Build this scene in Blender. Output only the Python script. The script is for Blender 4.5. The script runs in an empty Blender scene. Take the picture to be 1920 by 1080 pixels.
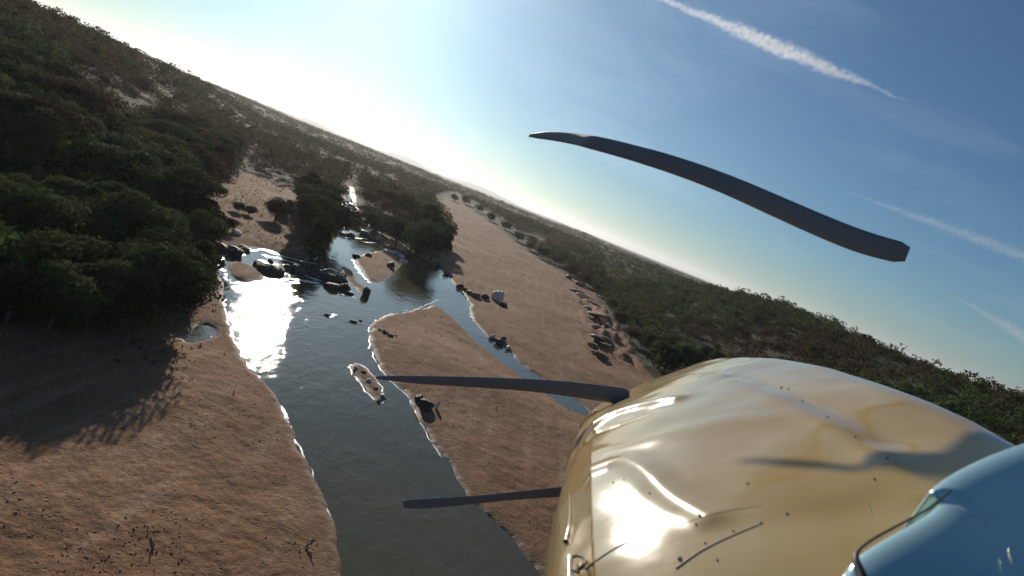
import bpy, math, random
import numpy as np
from mathutils import Vector, Matrix

random.seed(7); RNG = np.random.default_rng(7)
C = bpy.context.scene.collection
SC = bpy.context.scene

# ------------------------------------------------------------------ camera
FPX, CAM_H = 1144.0, 30.0
ROLL, PITCH = math.radians(21.8), math.atan(149.5 / 1144.0)
F = np.array([0, math.cos(PITCH), -math.sin(PITCH)]); R0 = np.array([1.0, 0, 0]); U0 = np.cross(R0, F)
RT = math.cos(ROLL) * R0 + math.sin(ROLL) * U0
UP = -math.sin(ROLL) * R0 + math.cos(ROLL) * U0
CAM = np.array([0, 0, CAM_H])
cam_d = bpy.data.cameras.new('camera'); cam = bpy.data.objects.new('camera', cam_d); C.objects.link(cam)
cam_d.sensor_width = 36.0; cam_d.lens = 36.0 * FPX / 1920.0
cam_d.clip_start = 0.05; cam_d.clip_end = 60000
cam.matrix_world = Matrix(((RT[0], UP[0], -F[0], 0), (RT[1], UP[1], -F[1], 0), (RT[2], UP[2], -F[2], CAM_H), (0, 0, 0, 1)))
cam_d.dof.use_dof = True; cam_d.dof.focus_distance = 25.0; cam_d.dof.aperture_fstop = 5.0
SC.camera = cam

# ------------------------------------------------------------------ light
def ray(px, py):
    return RT * ((px - 960) / FPX) + UP * ((540 - py) / FPX) + F
sd_ = ray(743, -133); sd_ /= np.linalg.norm(sd_)
SUN_EL = math.asin(sd_[2]); SUN_AZ = math.atan2(sd_[0], sd_[1])
world = bpy.data.worlds.new('World'); SC.world = world; world.use_nodes = True
wn = world.node_tree; bg = wn.nodes['Background']
sky = wn.nodes.new('ShaderNodeTexSky'); sky.sky_type = 'NISHITA'; sky.sun_disc = False
sky.sun_elevation = SUN_EL; sky.sun_rotation = SUN_AZ
sky.altitude = 300; sky.air_density = 1.0; sky.dust_density = 0.5; sky.ozone_density = 3.0
tint = wn.nodes.new('ShaderNodeHueSaturation'); tint.inputs['Saturation'].default_value = .98
wn.links.new(sky.outputs[0], tint.inputs['Color']); cb = wn.nodes.new('ShaderNodeMix'); cb.data_type = 'RGBA'; cb.blend_type = 'MULTIPLY'; cb.inputs[0].default_value = 1; cb.inputs[7].default_value = (.64, .99, 1.17, 1)
wn.links.new(tint.outputs[0], cb.inputs[6]); wn.links.new(cb.outputs[2], bg.inputs[0]); bg.inputs[1].default_value = 0.056
# thin high veil: an aureole round the sun and streaky cirrus, on the direction of the sky
wc = wn.nodes.new('ShaderNodeTexCoord')
def wm(op, a, b=0.0):
    x = wn.nodes.new('ShaderNodeMath'); x.operation = op
    for i, v in ((0, a), (1, b)):
        if hasattr(v, 'links'): wn.links.new(v, x.inputs[i])
        else: x.inputs[i].default_value = v
    return x.outputs[0]
def wv(op, a, b):
    x = wn.nodes.new('ShaderNodeVectorMath'); x.operation = op
    for i, v in ((0, a), (1, b)):
        if hasattr(v, 'links'): wn.links.new(v, x.inputs[i])
        else: x.inputs[i].default_value = v
    return x
cosang = wm('MAXIMUM', wv('DOT_PRODUCT', wc.outputs['Generated'], tuple(sd_)).outputs['Value'], 0.0)
aure = wm('ADD', wm('MULTIPLY', wm('POWER', cosang, 9.0), .10), wm('MULTIPLY', wm('POWER', cosang, 70.0), .22))
ax_ = ray(1700, 192) / np.linalg.norm(ray(1700, 192)) - ray(1300, 20) / np.linalg.norm(ray(1300, 20)); ax_ /= np.linalg.norm(ax_)
al = wv('DOT_PRODUCT', wc.outputs['Generated'], tuple(ax_)).outputs['Value']
sv = wn.nodes.new('ShaderNodeVectorMath'); sv.operation = 'SCALE'; sv.inputs[0].default_value = tuple(ax_); wn.links.new(wm('MULTIPLY', al, -.82), sv.inputs['Scale'])
vv = wv('ADD', wc.outputs['Generated'], sv.outputs[0]).outputs[0]
nz_ = wn.nodes.new('ShaderNodeTexNoise'); nz_.inputs['Scale'].default_value = 7.5; nz_.inputs['Detail'].default_value = 7; nz_.inputs['Roughness'].default_value = .6; nz_.inputs['Distortion'].default_value = .35
wn.links.new(vv, nz_.inputs['Vector'])
ci = wm('MULTIPLY', wm('MAXIMUM', wm('SUBTRACT', nz_.outputs['Fac'], .52), 0.0), .34)
bg2 = wn.nodes.new('ShaderNodeBackground'); bg2.inputs[0].default_value = (.93, .96, 1, 1); wn.links.new(wm('ADD', aure, ci), bg2.inputs[1])
ad = wn.nodes.new('ShaderNodeAddShader'); wn.links.new(bg.outputs[0], ad.inputs[0]); wn.links.new(bg2.outputs[0], ad.inputs[1])
wn.links.new(ad.outputs[0], wn.nodes['World Output'].inputs[0])
sun_d = bpy.data.lights.new('sun', 'SUN'); sun_d.energy = 4.2; sun_d.angle = math.radians(0.6); sun_d.color = (1, 0.90, 0.76)
sun = bpy.data.objects.new('sun', sun_d); C.objects.link(sun)
sun.rotation_euler = Vector(sd_).to_track_quat('Z', 'Y').to_euler()
SC.view_settings.view_transform = 'Standard'; SC.view_settings.look = 'None'
SC.view_settings.exposure = 0.0; SC.view_settings.gamma = 1.0; SC.view_settings.use_curve_mapping = False
SC.cycles.volume_bounces = 1; SC.cycles.max_bounces = 8; SC.cycles.transparent_max_bounces = 8
SC.cycles.use_denoising = True

# ------------------------------------------------------------------ helpers
def ground_pt(px, py, z=0.0):
    d = ray(px, py); t = (z - CAM_H) / d[2]
    return CAM + d * t
def gp(pts): return np.array([ground_pt(*p)[:2] for p in pts])
def project(P):
    q = P - CAM; zf = q @ F
    return 960 + FPX * (q @ RT) / zf, 540 - FPX * (q @ UP) / zf, zf
def campt(px, py, depth): return CAM + ray(px, py) * depth
def tag(o, label=None, cat=None, group=None, kind=None):
    if label: o['label'] = label
    if cat: o['category'] = cat
    if group: o['group'] = group
    if kind: o['kind'] = kind
    return o
def mesh_np(name, V, Fc, mat=None, smooth=True):
    m = bpy.data.meshes.new(name); V = np.ascontiguousarray(V, dtype=np.float32); Fc = np.ascontiguousarray(Fc, dtype=np.int32)
    k = Fc.shape[1]
    m.vertices.add(len(V)); m.vertices.foreach_set('co', V.ravel())
    m.loops.add(Fc.size); m.loops.foreach_set('vertex_index', Fc.ravel())
    m.polygons.add(len(Fc)); m.polygons.foreach_set('loop_start', np.arange(0, Fc.size, k, dtype=np.int32))
    m.polygons.foreach_set('loop_total', np.full(len(Fc), k, dtype=np.int32))
    m.polygons.foreach_set('use_smooth', np.full(len(Fc), smooth, dtype=bool))
    m.update(calc_edges=True)
    if mat: m.materials.append(mat)
    return m
def link(name, m, parent=None):
    o = bpy.data.objects.new(name, m); C.objects.link(o)
    if parent: o.parent = parent
    return o
def empty(name, loc, parent=None):
    o = bpy.data.objects.new(name, None); C.objects.link(o); o.location = loc; o.empty_display_size = .3
    if parent: o.parent = parent
    return o
def sstep(a, b, x):
    t = np.clip((x - a) / (b - a), 0, 1); return t * t * (3 - 2 * t)
_perm = RNG.random((256, 256))
def vnoise(x, y):
    xi = np.floor(x).astype(int); yi = np.floor(y).astype(int); fx = x - xi; fy = y - yi
    fx = fx * fx * (3 - 2 * fx); fy = fy * fy * (3 - 2 * fy)
    g = lambda a, b: _perm[a % 256, b % 256]
    return (g(xi, yi) * (1 - fx) + g(xi + 1, yi) * fx) * (1 - fy) + (g(xi, yi + 1) * (1 - fx) + g(xi + 1, yi + 1) * fx) * fy
def fbm(x, y, o=4):
    s = 0; a = .5
    for i in range(o): s = s + a * vnoise(x * 2 ** i + 17 * i, y * 2 ** i + 5 * i); a *= .5
    return s
def inside(poly, x, y):
    c = np.zeros(x.shape, bool); n = len(poly)
    for i in range(n):
        x1, y1 = poly[i]; x2, y2 = poly[(i + 1) % n]
        if y1 == y2: continue
        c ^= ((y1 > y) != (y2 > y)) & (x < (x2 - x1) * (y - y1) / (y2 - y1) + x1)
    return c
def pdist(poly, x, y, closed=True):
    d = np.full(x.shape, 1e9); n = len(poly)
    for i in range(n if closed else n - 1):
        ax, ay = poly[i]; bx, by = poly[(i + 1) % n]
        ux, uy = bx - ax, by - ay; L = ux * ux + uy * uy + 1e-9
        t = np.clip(((x - ax) * ux + (y - ay) * uy) / L, 0, 1)
        d = np.minimum(d, np.hypot(x - ax - t * ux, y - ay - t * uy))
    return d
def smooth_poly(pts, it=2, closed=True):
    p = np.array(pts, float)
    for _ in range(it):
        if closed:
            q = np.roll(p, -1, 0); p = np.stack([.75 * p + .25 * q, .25 * p + .75 * q], 1).reshape(-1, p.shape[1])
        else:
            a, b = p[:-1], p[1:]; m = np.stack([.75 * a + .25 * b, .25 * a + .75 * b], 1).reshape(-1, p.shape[1])
            p = np.vstack([p[:1], m, p[-1:]])
    return p

# materials
class NT:
    def __init__(s, name):
        s.m = bpy.data.materials.new(name); s.m.use_nodes = True; s.t = s.m.node_tree
        s.b = s.t.nodes['Principled BSDF']; s.out = s.t.nodes['Material Output']
    def n(s, typ, **k):
        x = s.t.nodes.new('ShaderNode' + typ)
        for a, v in k.items():
            if a in ('op', 'operation'): x.operation = v
            elif a.startswith('_'): setattr(x, a[1:], v)
            else: x.inputs[a.replace('__', ' ')].default_value = v
        return x
    def l(s, a, b): s.t.links.new(a, b)
    def noise(s, vec, scale, detail=4, rough=.55, dist=0):
        x = s.n('TexNoise'); x.inputs['Scale'].default_value = scale; x.inputs['Detail'].default_value = detail
        x.inputs['Roughness'].default_value = rough; x.inputs['Distortion'].default_value = dist
        if vec is not None: s.l(vec, x.inputs['Vector'])
        return x.outputs['Fac']
    def ramp(s, fac, stops, interp='LINEAR'):
        x = s.n('ValToRGB'); cr = x.color_ramp; cr.interpolation = interp
        while len(cr.elements) < len(stops): cr.elements.new(.5)
        for e, (p, c) in zip(cr.elements, stops):
            e.position = p; e.color = (c[0], c[1], c[2], 1) if hasattr(c, '__len__') else (c, c, c, 1)
        s.l(fac, x.inputs[0]); return x.outputs[0]
    def mix(s, fac, a, b, mode='MIX'):
        x = s.n('Mix'); x.data_type = 'RGBA'; x.blend_type = mode
        for i, v in ((0, fac), (6, a), (7, b)):
            if hasattr(v, 'is_linked') or hasattr(v, 'links'): s.l(v, x.inputs[i])
            else: x.inputs[i].default_value = v if i == 0 else (*v, 1)
        return x.outputs[2]
    def math(s, op, a, b=0.0, clamp=False):
        x = s.n('Math'); x.operation = op; x.use_clamp = clamp
        for i, v in ((0, a), (1, b)):
            if hasattr(v, 'links'): s.l(v, x.inputs[i])
            else: x.inputs[i].default_value = v
        return x.outputs[0]
    def coord(s, kind='Object'): return s.n('TexCoord').outputs[kind]
    def geo(s): return s.n('NewGeometry').outputs['Position']
    def attr(s, name):
        x = s.n('Attribute'); x.attribute_name = name; return x.outputs['Fac']
    def mapping(s, vec, scale=(1, 1, 1), rot=(0, 0, 0), loc=(0, 0, 0)):
        x = s.n('Mapping'); x.inputs['Scale'].default_value = scale; x.inputs['Rotation'].default_value = rot; x.inputs['Location'].default_value = loc
        s.l(vec, x.inputs[0]); return x.outputs[0]
    def bump(s, h, strength=.5, dist=.1):
        x = s.n('Bump'); x.inputs['Strength'].default_value = strength; x.inputs['Distance'].default_value = dist
        s.l(h, x.inputs['Height']); s.l(x.outputs[0], s.b.inputs['Normal']); return x.outputs[0]
    def set(s, **k):
        for a, v in k.items(): s.b.inputs[a.replace('__', ' ')].default_value = v if not isinstance(v, tuple) or len(v) == 4 else (*v, 1)

# ------------------------------------------------------------------ water outline, traced on the ground
WATER_PX = [(760, 1500), (690, 1250), (645, 1080), (627, 1000), (600, 925), (567, 850), (540, 785), (500, 725), (460, 680),
            (435, 635), (422, 590), (424, 550), (412, 515), (402, 490), (440, 468), (490, 462), (540, 482), (588, 487), (598, 468),
            (626, 448), (640, 444), (630, 424), (616, 408), (624, 392), (640, 378), (646, 362), (655, 350), (664, 362), (666, 390),
            (684, 418), (716, 440), (745, 452), (785, 480), (822, 500), (850, 530), (883, 565), (880, 590), (905, 625), (950, 655),
            (985, 690), (1030, 716), (1075, 745), (1120, 785), (1095, 785), (1000, 725), (965, 700), (930, 670), (890, 640),
            (852, 600), (820, 570), (780, 582), (730, 590), (695, 605), (692, 630), (703, 680), (730, 710), (768, 745), (790, 790),
            (802, 822), (830, 855), (880, 930), (930, 985), (1000, 1060), (1060, 1140), (1200, 1500)]
HOLES_PX = [[(662, 484), (690, 474), (725, 468), (752, 474), (765, 490), (742, 508), (722, 528), (704, 532), (688, 522), (676, 504)],
            [(658, 686), (668, 681), (684, 686), (706, 712), (726, 746), (712, 758), (700, 748), (684, 726), (666, 706)],
            [(640, 498), (652, 500), (672, 528), (694, 552), (684, 556), (664, 540), (648, 524)],
            [(424, 496), (440, 486), (472, 500), (500, 520), (478, 530), (446, 526), (428, 512)]]
POOL_PX = [(338, 642), (352, 620), (376, 606), (396, 612), (401, 630), (382, 641), (358, 646)]
WPOLY = smooth_poly(gp(WATER_PX), 1); HOLES = [smooth_poly(gp(h), 2) for h in HOLES_PX]; POOL = smooth_poly(gp(POOL_PX), 2)
# ground outline of woodland
FOREST_PX = [(-9000, 900), (-900, 760), (-300, 640), (0, 606), (230, 596), (290, 588), (340, 556), (368, 520), (366, 480), (360, 400), (384, 354), (432, 330),
             (480, 322), (530, 336), (556, 372), (568, 440), (598, 460), (612, 440), (606, 400), (630, 360), (654, 336), (672, 360),
             (680, 402), (704, 425), (752, 448), (792, 476), (824, 484), (818, 420), (806, 378), (850, 372), (930, 424), (1000, 480),
             (1050, 508), (1112, 548), (1156, 606), (1200, 680), (1290, 780), (1500, 900), (2100, 1200), (2900, 1400)]
def hz(x): return 235 + (x - 600) * .4
FOREST_PX += [(2900, hz(2900) + 14), (-9000, hz(-9000) + 14)]

def height(x, y, want_sd=False):
    r = np.hypot(x, y)
    near = (r < 1500)
    sd = np.full(x.shape, 400.0)
    X, Y = x[near], y[near]
    jx = X + (fbm(X * .35, Y * .35, 3) - .45) * 1.6; jy = Y + (fbm(X * .35 + 40, Y * .35 + 9, 3) - .45) * 2.4
    d = pdist(WPOLY, jx, jy); w = inside(WPOLY, jx, jy); s = np.where(w, -d, d)
    for h in HOLES:
        dh = pdist(h, jx, jy); ih = inside(h, jx, jy); s = np.maximum(s, np.where(ih, dh, -dh))
    dp = pdist(POOL, jx, jy); ip = inside(POOL, jx, jy); s = np.minimum(s, np.where(ip, -dp, dp))
    sd[near] = s
    z = np.where(sd < 0, -.9 * (1 - np.exp(sd / 1.5)), .0)
    z = z + np.where(sd >= 0, .22 * (1 - np.exp(-sd / .35)) + 1.3 * (1 - np.exp(-np.maximum(sd, 0) / 14)), 0)
    land = sstep(.3, 5, sd)
    z = z + land * ((fbm(x * .05, y * .05, 4) - .46) * 1.5 + (fbm(x * .45, y * .45, 3) - .44) * .28 + (fbm(x * 1.7, y * 1.7, 3) - .44) * .12)
    a = -x - .42 * y - 15; b = x - 45 + 10 * np.sin(y * .02)
    z = z + 24 * sstep(5, 120, a) * (1 - .75 * sstep(450, 1100, r)) * (.8 + .45 * fbm(x * .012, y * .012, 3))
    z = z + 25 * sstep(8, 115, b) * (1 - .8 * sstep(330, 800, r)) * (.8 + .4 * fbm(x * .015 + 9, y * .015, 3))
    z = z + sstep(250, 900, r) * (fbm(x * .0025, y * .0025, 4)) * 18 * (1 - .6 * sstep(2500, 9000, r))
    # eroded ledges on the right bank
    lx = np.exp(-(((x - 36) / 9) ** 2)) * sstep(150, 175, y) * (1 - sstep(265, 300, y))
    z = z + lx * np.abs(fbm(x * .25, y * .12, 3) - .45) * 9
    return (z, sd) if want_sd else z

# ------------------------------------------------------------------ ground sheet
def build_ground():
    A = np.concatenate([np.radians(np.linspace(-58, 58, 620)), np.radians(np.linspace(58, 302, 50))[1:-1]])
    dep = np.radians(np.concatenate([np.linspace(88, 52, 10)[:-1], np.linspace(52, 3.2, 420)[:-1]]))
    rad = np.concatenate([CAM_H / np.tan(dep), np.geomspace(CAM_H / math.tan(math.radians(3.2)), 26000, 110)])
    na, nr = len(A), len(rad)
    x = (np.sin(A)[None] * rad[:, None]); y = (np.cos(A)[None] * rad[:, None])
    z, sd = height(x, y, True)
    V = np.stack([x, y, z], -1).reshape(-1, 3)
    V = np.vstack([V, [[0, 0, height(np.array([0.]), np.array([0.]))[0]]]])
    i = np.arange(nr - 1)[:, None] * na + np.arange(na)[None]; j = np.arange(nr - 1)[:, None] * na + (np.arange(na)[None] + 1) % na
    Q = np.stack([i, j, j + na, i + na], -1).reshape(-1, 4)[:, ::-1]
    m = mesh_np('ground', V, Q)
    o = link('ground', m)
    sdv = np.append(sd.ravel(), 10)
    at = m.attributes.new('shore', 'FLOAT', 'POINT'); at.data.foreach_set('value', np.clip(sdv, -20, 60).astype(np.float32))
    P = V.copy(); px, py, zf = project(P); zf = np.where(np.abs(zf) < 1, 1, zf)
    # woodland mask
    fm = np.zeros(len(V)); ok = (zf > 5)
    fm[ok] = np.where(inside(FOREST_PX, px[ok], py[ok]), 1, 0)
    R_ = np.hypot(V[:, 0], V[:, 1]); fm = np.where((R_ > 900), 1, fm)
    fm = np.where((~ok) & (np.abs(V[:, 0] + 5) > 60), 1, fm)
    at = m.attributes.new('wood', 'FLOAT', 'POINT'); at.data.foreach_set('value', fm.astype(np.float32))
    return tag(o, kind='structure')

g = NT('river_sand'); P = g.geo()
n1 = g.noise(P, .06, 5, .6); n2 = g.noise(P, .9, 6, .65); n3 = g.noise(P, 5.0, 4, .6); n4 = g.noise(P, 1.6, 3, .5)
sand = g.ramp(n1, [(.3, (.22, .100, .044)), (.5, (.30, .150, .068)), (.7, (.40, .228, .115))])
sand = g.mix(g.math('MULTIPLY', g.ramp(n2, [(.38, 0), (.62, 1)]), .35), sand, (.20, .115, .07))
vor = g.n('TexVoronoi', Scale=1.7); g.l(P, vor.inputs['Vector'])
sp = g.math('MULTIPLY', g.ramp(vor.outputs['Distance'], [(.12, 1), (.26, 0)]), g.ramp(n4, [(.48, 0), (.62, 1)]))
sand = g.mix(g.math('MULTIPLY', sp, .7), sand, (.09, .06, .04))
streak = g.noise(g.mapping(P, (.5, .05, 1), (0, 0, -.5)), 1.0, 4)
sand = g.mix(g.math('MULTIPLY', g.ramp(streak, [(.5, 0), (.66, 1)]), .4), sand, (.46, .31, .20))
wn1 = g.noise(P, .018, 5, .6); wn2 = g.noise(P, .5, 5, .7)
wood = g.ramp(wn1, [(.35, (.030, .036, .014)), (.54, (.052, .052, .024)), (.74, (.080, .062, .036))])
wood = g.mix(g.math('MULTIPLY', g.ramp(wn2, [(.42, 0), (.58, 1)]), .6), wood, (.028, .036, .012))
n5 = g.noise(P, 2.6, 5, .7)
sand = g.mix(g.math('MULTIPLY', g.ramp(n5, [(.44, 0), (.60, 1)]), .55), sand, (.13, .07, .042))
col = g.mix(g.math('ADD', g.attr('wood'), g.math('MULTIPLY', g.math('SUBTRACT', wn2, .5), .5), True), sand, wood)
sh = g.math('ADD', g.attr('shore'), g.math('MULTIPLY', g.math('SUBTRACT', n2, .5), 1.4))
col = g.mix(g.ramp(g.math('MULTIPLY', sh, .25), [(.0, .55), (.55, 0)]), col, (.13, .078, .048))
g.l(col, g.b.inputs['Base Color'])
g.l(g.ramp(g.math('MULTIPLY', sh, .5), [(.0, .62), (.5, .95)]), g.b.inputs['Roughness'])
g.set(Specular__IOR__Level=.25)
hgt = g.math('ADD', g.math('MULTIPLY', n2, .8), g.math('ADD', g.math('MULTIPLY', n3, .25), g.math('MULTIPLY', sp, -.3)))
g.bump(hgt, .65, .36)
ground = build_ground(); ground.data.materials.append(g.m)

# ------------------------------------------------------------------ river water
w = NT('river_water'); P = w.geo()
mp = w.mapping(P, (1, .55, 1), (0, 0, .35))
a1 = w.noise(mp, .55, 2, .5, .4); a2 = w.noise(mp, 3.2, 2, .5); big = w.noise(P, .035, 3, .5)
hh = w.math('ADD', w.math('MULTIPLY', a1, 1.0), w.math('MULTIPLY', a2, .30))
hh = w.math('MULTIPLY', hh, w.ramp(big, [(.38, .40), (.60, 1.0)]))
w.bump(hh, .50, .20)
w.l(w.ramp(big, [(.3, (.078, .078, .046)), (.7, (.105, .095, .058))]), w.b.inputs['Base Color'])
w.set(Roughness=.018, IOR=1.33, Specular__IOR__Level=.5)
xs = np.linspace(-420, 160, 30); ys = np.linspace(-60, 720, 40)
gx, gy = np.meshgrid(xs, ys); V = np.stack([gx, gy, gx * 0], -1).reshape(-1, 3)
i = (np.arange(39)[:, None] * 30 + np.arange(29)[None]); Q = np.stack([i, i + 1, i + 31, i + 30], -1).reshape(-1, 4)
tag(link('river_water', mesh_np('river_water', V, Q, w.m)), kind='structure')

# ------------------------------------------------------------------ far hills
def hills():
    m = NT('far_hill'); m.set(Base__Color=(.07, .075, .06), Roughness=1.0); P = m.geo()
    m.l(m.ramp(m.noise(P, .004, 5), [(.4, (.05, .055, .035)), (.6, (.11, .09, .06))]), m.b.inputs['Base Color'])
    for px0, wpx, hpx, D in ((590, 60, 3, 12000), (762, 74, 5, 13000), (905, 110, 6, 14000)):
        n = 60; c = ray(px0, hz(px0)); az = math.atan2(c[0], c[1]); W = wpx / FPX * D / 2; H = CAM_H + hpx / FPX * D
        u = np.linspace(-1, 1, n); v = np.linspace(-1, 1, 24); U_, V_ = np.meshgrid(u, v)
        prof = np.clip(1 - U_ ** 2, 0, 1) ** 1.2 * np.clip(1 - V_ ** 2, 0, 1) * (.75 + .6 * fbm(U_ * 4 + px0, V_ * 3 + 3, 4) - .15)
        X = U_ * W * 1.5; Y = D + V_ * 700; Z = prof * H * 1.05 - 2
        ca, sa = math.cos(az), math.sin(az)
        VV = np.stack([X * ca + Y * sa, -X * sa + Y * ca, Z], -1).reshape(-1, 3)
        i = np.arange(23)[:, None] * n + np.arange(n - 1)[None]; Q = np.stack([i, i + 1, i + n + 1, i + n], -1).reshape(-1, 4)
        tag(link('far_hill', mesh_np('far_hill', VV, Q, m.m)), kind='structure')
hills()

# ------------------------------------------------------------------ woodland
def leaf_mat(name, c0, c1, c2, transl=.42):
    t = NT(name); P = t.coord('Object'); oi = t.n('ObjectInfo').outputs['Random']
    nz = t.noise(P, .55, 4, .65); nf = t.noise(P, 3.0, 2)
    c = t.ramp(t.math('ADD', t.math('MULTIPLY', nz, .8), t.math('MULTIPLY', nf, .2)), [(.36, c0), (.5, c1), (.64, c2)])
    hs = t.n('HueSaturation'); t.l(c, hs.inputs['Color'])
    t.l(t.math('ADD', t.math('MULTIPLY', oi, .05), .472), hs.inputs['Hue'])
    t.l(t.math('ADD', t.math('MULTIPLY', oi, .85), .45), hs.inputs['Value'])
    c = hs.outputs[0]; t.l(c, t.b.inputs['Base Color']); t.set(Roughness=.85, Specular__IOR__Level=.12)
    tr = t.n('BsdfTranslucent'); t.l(c, tr.inputs[0]); mx = t.n('MixShader'); mx.inputs[0].default_value = transl
    t.l(t.b.outputs[0], mx.inputs[1]); t.l(tr.outputs[0], mx.inputs[2]); t.l(mx.outputs[0], t.out.inputs[0])
    return t.m
M_GREEN = leaf_mat('leaf_green', (.028, .042, .013), (.048, .066, .021), (.115, .135, .042))
M_OLIVE = leaf_mat('leaf_olive', (.045, .055, .018), (.080, .085, .030), (.16, .15, .055))
M_DRY = leaf_mat('leaf_dry', (.065, .052, .026), (.11, .085, .042), (.17, .125, .066))
bk = NT('bark'); bk.l(bk.ramp(bk.noise(bk.coord(), 6, 5), [(.3, (.05, .035, .022)), (.7, (.16, .12, .085))]), bk.b.inputs['Base Color']); bk.set(Roughness=.9)

def leaf_tris(C_, N_, size, rng):
    n = len(C_)
    a = rng.normal(size=(n, 3)); a += N_ * rng.normal(size=(n, 1)) * .1
    t1 = np.cross(N_ + rng.normal(size=(n, 3)) * .7, a); t1 /= np.linalg.norm(t1, axis=1)[:, None] + 1e-9
    t2 = np.cross(t1, N_ + rng.normal(size=(n, 3)) * .5); t2 /= np.linalg.norm(t2, axis=1)[:, None] + 1e-9
    s = size * (.6 + .8 * rng.random((n, 1)))
    V = np.stack([C_ + t1 * s, C_ - t1 * s * .5 + t2 * s * .6, C_ - t1 * s * .5 - t2 * s * .6], 1).reshape(-1, 3)
    return V, np.arange(3 * n).reshape(-1, 3)
def crown_pts(rng, n, lobes, w_, h_, z0, flat=False):
    """points and outward directions over clumpy lobes; unit tree of height 1"""
    k = lobes; c = rng.normal(size=(k, 3)); c /= np.linalg.norm(c, axis=1)[:, None]; c *= rng.random((k, 1)) ** .5
    zc = z0 + (1 - z0) * .5; c = c * [w_ * .62, w_ * .62, (1 - z0) * .34] + [0, 0, zc]
    r = (rng.random(k) * .5 + .6) * w_ * .46
    if flat: c[:, 2] = .82 + (c[:, 2] - zc) * .4
    i = rng.integers(0, k, n); d = rng.normal(size=(n, 3)); d /= np.linalg.norm(d, axis=1)[:, None]
    d[:, 2] = np.where(rng.random(n) < .6, np.abs(d[:, 2]), d[:, 2])
    rr = (r[i] * (.55 + .5 * rng.random(n) ** .6))[:, None] * np.array([1, 1, .55 if flat else .85])
    p = c[i] + d * rr
    p[:, 2] = np.maximum(p[:, 2], .02)
    return p, d, c, r
def tube(p0, p1, r0, r1, n=6, bend=None):
    p0, p1 = np.array(p0, float), np.array(p1, float); K = 4; V = []; ax = p1 - p0; ax /= np.linalg.norm(ax)
    s = np.cross(ax, [.3, .9, .1]); s /= np.linalg.norm(s); t = np.cross(ax, s)
    for k in range(K):
        f = k / (K - 1); c = p0 + (p1 - p0) * f + (np.array(bend) * math.sin(math.pi * f) if bend is not None else 0); r = r0 + (r1 - r0) * f
        for q in range(n): an = 2 * math.pi * q / n; V.append(c + r * (math.cos(an) * s + math.sin(an) * t))
    Fc = [[k * n + q, k * n + (q + 1) % n, (k + 1) * n + (q + 1) % n, (k + 1) * n + q] for k in range(K - 1) for q in range(n)]
    return np.array(V), np.array(Fc)
def join(parts):
    V = []; Fc = []; o = 0
    for v, f in parts: V.append(v); Fc.append(f + o); o += len(v)
    return np.vstack(V), np.vstack(Fc)
def make_protos():
    out = []
    spec = [(.50, 0.0, 14, 0), (.42, .12, 10, 0), (.56, .05, 16, 0), (.48, .0, 12, 0), (.60, .1, 18, 0), (.44, .18, 9, 0), (.62, .5, 8, 1), (.55, .0, 12, 0)]
    for k, (w_, z0, lobes, flat) in enumerate(spec):
        rng = np.random.default_rng(100 + k)
        p, d, c, r = crown_pts(rng, 6500 if not flat else 3500, lobes, w_, 1, z0, flat)
        V, Fc = leaf_tris(p, d, .026, rng)
        cm = mesh_np('crown', V, Fc, M_GREEN, False)
        parts = [tube((0, 0, -.04), (.02, .01, .5), .028, .018, 7, (.02, .01, 0))]
        for q in range(min(6, lobes)): parts.append(tube((.01, .0, .22 + .04 * q), c[q], .013, .004, 5, (.01, -.01, .02)))
        V, Fc = join(parts); tm = mesh_np('trunk', V, Fc, bk.m)
        out.append((cm, tm))
    return out
PROTO = make_protos()
CROWN_M = {}
def crown_mesh(k, mat):
    if (k, mat.name) not in CROWN_M:
        m = PROTO[k][0].copy(); m.materials.clear(); m.materials.append(mat); CROWN_M[(k, mat.name)] = m
    return CROWN_M[(k, mat.name)]
def tree(x, y, h, k, mat, label, group, cat='tree', name='tree', wide=1.0, z=None):
    zz = float(height(np.array([x]), np.array([y]))[0]) if z is None else z
    r = empty(name, (x, y, zz)); r.rotation_euler.z = random.random() * 6.28; r.scale = (h * wide, h * wide, h)
    tag(r, label, cat, group)
    t = link('trunk', PROTO[k][1], r); c = link('crown', crown_mesh(k, mat), r)
    return r

# scatter candidate tree bases
def scatter():
    pts = []
    rng = np.random.default_rng(5)
    for (r0, r1, sp) in ((60, 200, 4.6), (200, 420, 4.9), (420, 900, 7.3), (900, 2600, 21)):
        n = int((r1 ** 2 - r0 ** 2) * math.radians(112) / 2 / sp ** 2)
        r = np.sqrt(rng.random(n) * (r1 ** 2 - r0 ** 2) + r0 ** 2); a = np.radians(rng.random(n) * 112 - 56)
        pts.append(np.stack([r * np.sin(a), r * np.cos(a), np.full(n, sp)], 1))
    Pp = np.vstack(pts)
    z, sd = height(Pp[:, 0], Pp[:, 1], True)
    fx, fy, _ = project(np.stack([Pp[:, 0], Pp[:, 1], z * 0], 1)); px, py, zf = project(np.stack([Pp[:, 0], Pp[:, 1], z], 1))
    dens = fbm(Pp[:, 0] * .012 + 3, Pp[:, 1] * .012, 4)
    r = np.hypot(Pp[:, 0], Pp[:, 1])
    # dry open clearings on the far left slope and far plain
    open_ = (dens < .37) & (r > 210)
    ok = inside(FOREST_PX, fx, fy) & (sd > 2.0) & (px > -330) & (py > -300) & (px < 2250) & ~(open_ & (rng.random(len(Pp)) < .8))
    return Pp[ok], z[ok], px[ok], py[ok], zf[ok], dens[ok]
TP, TZ, TX, TY, TF, TD = scatter()
TR = np.hypot(TP[:, 0], TP[:, 1])
rngT = np.random.default_rng(9)
TH = (6.2 + 8.0 * rngT.random(len(TP)) ** 1.3)
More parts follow.
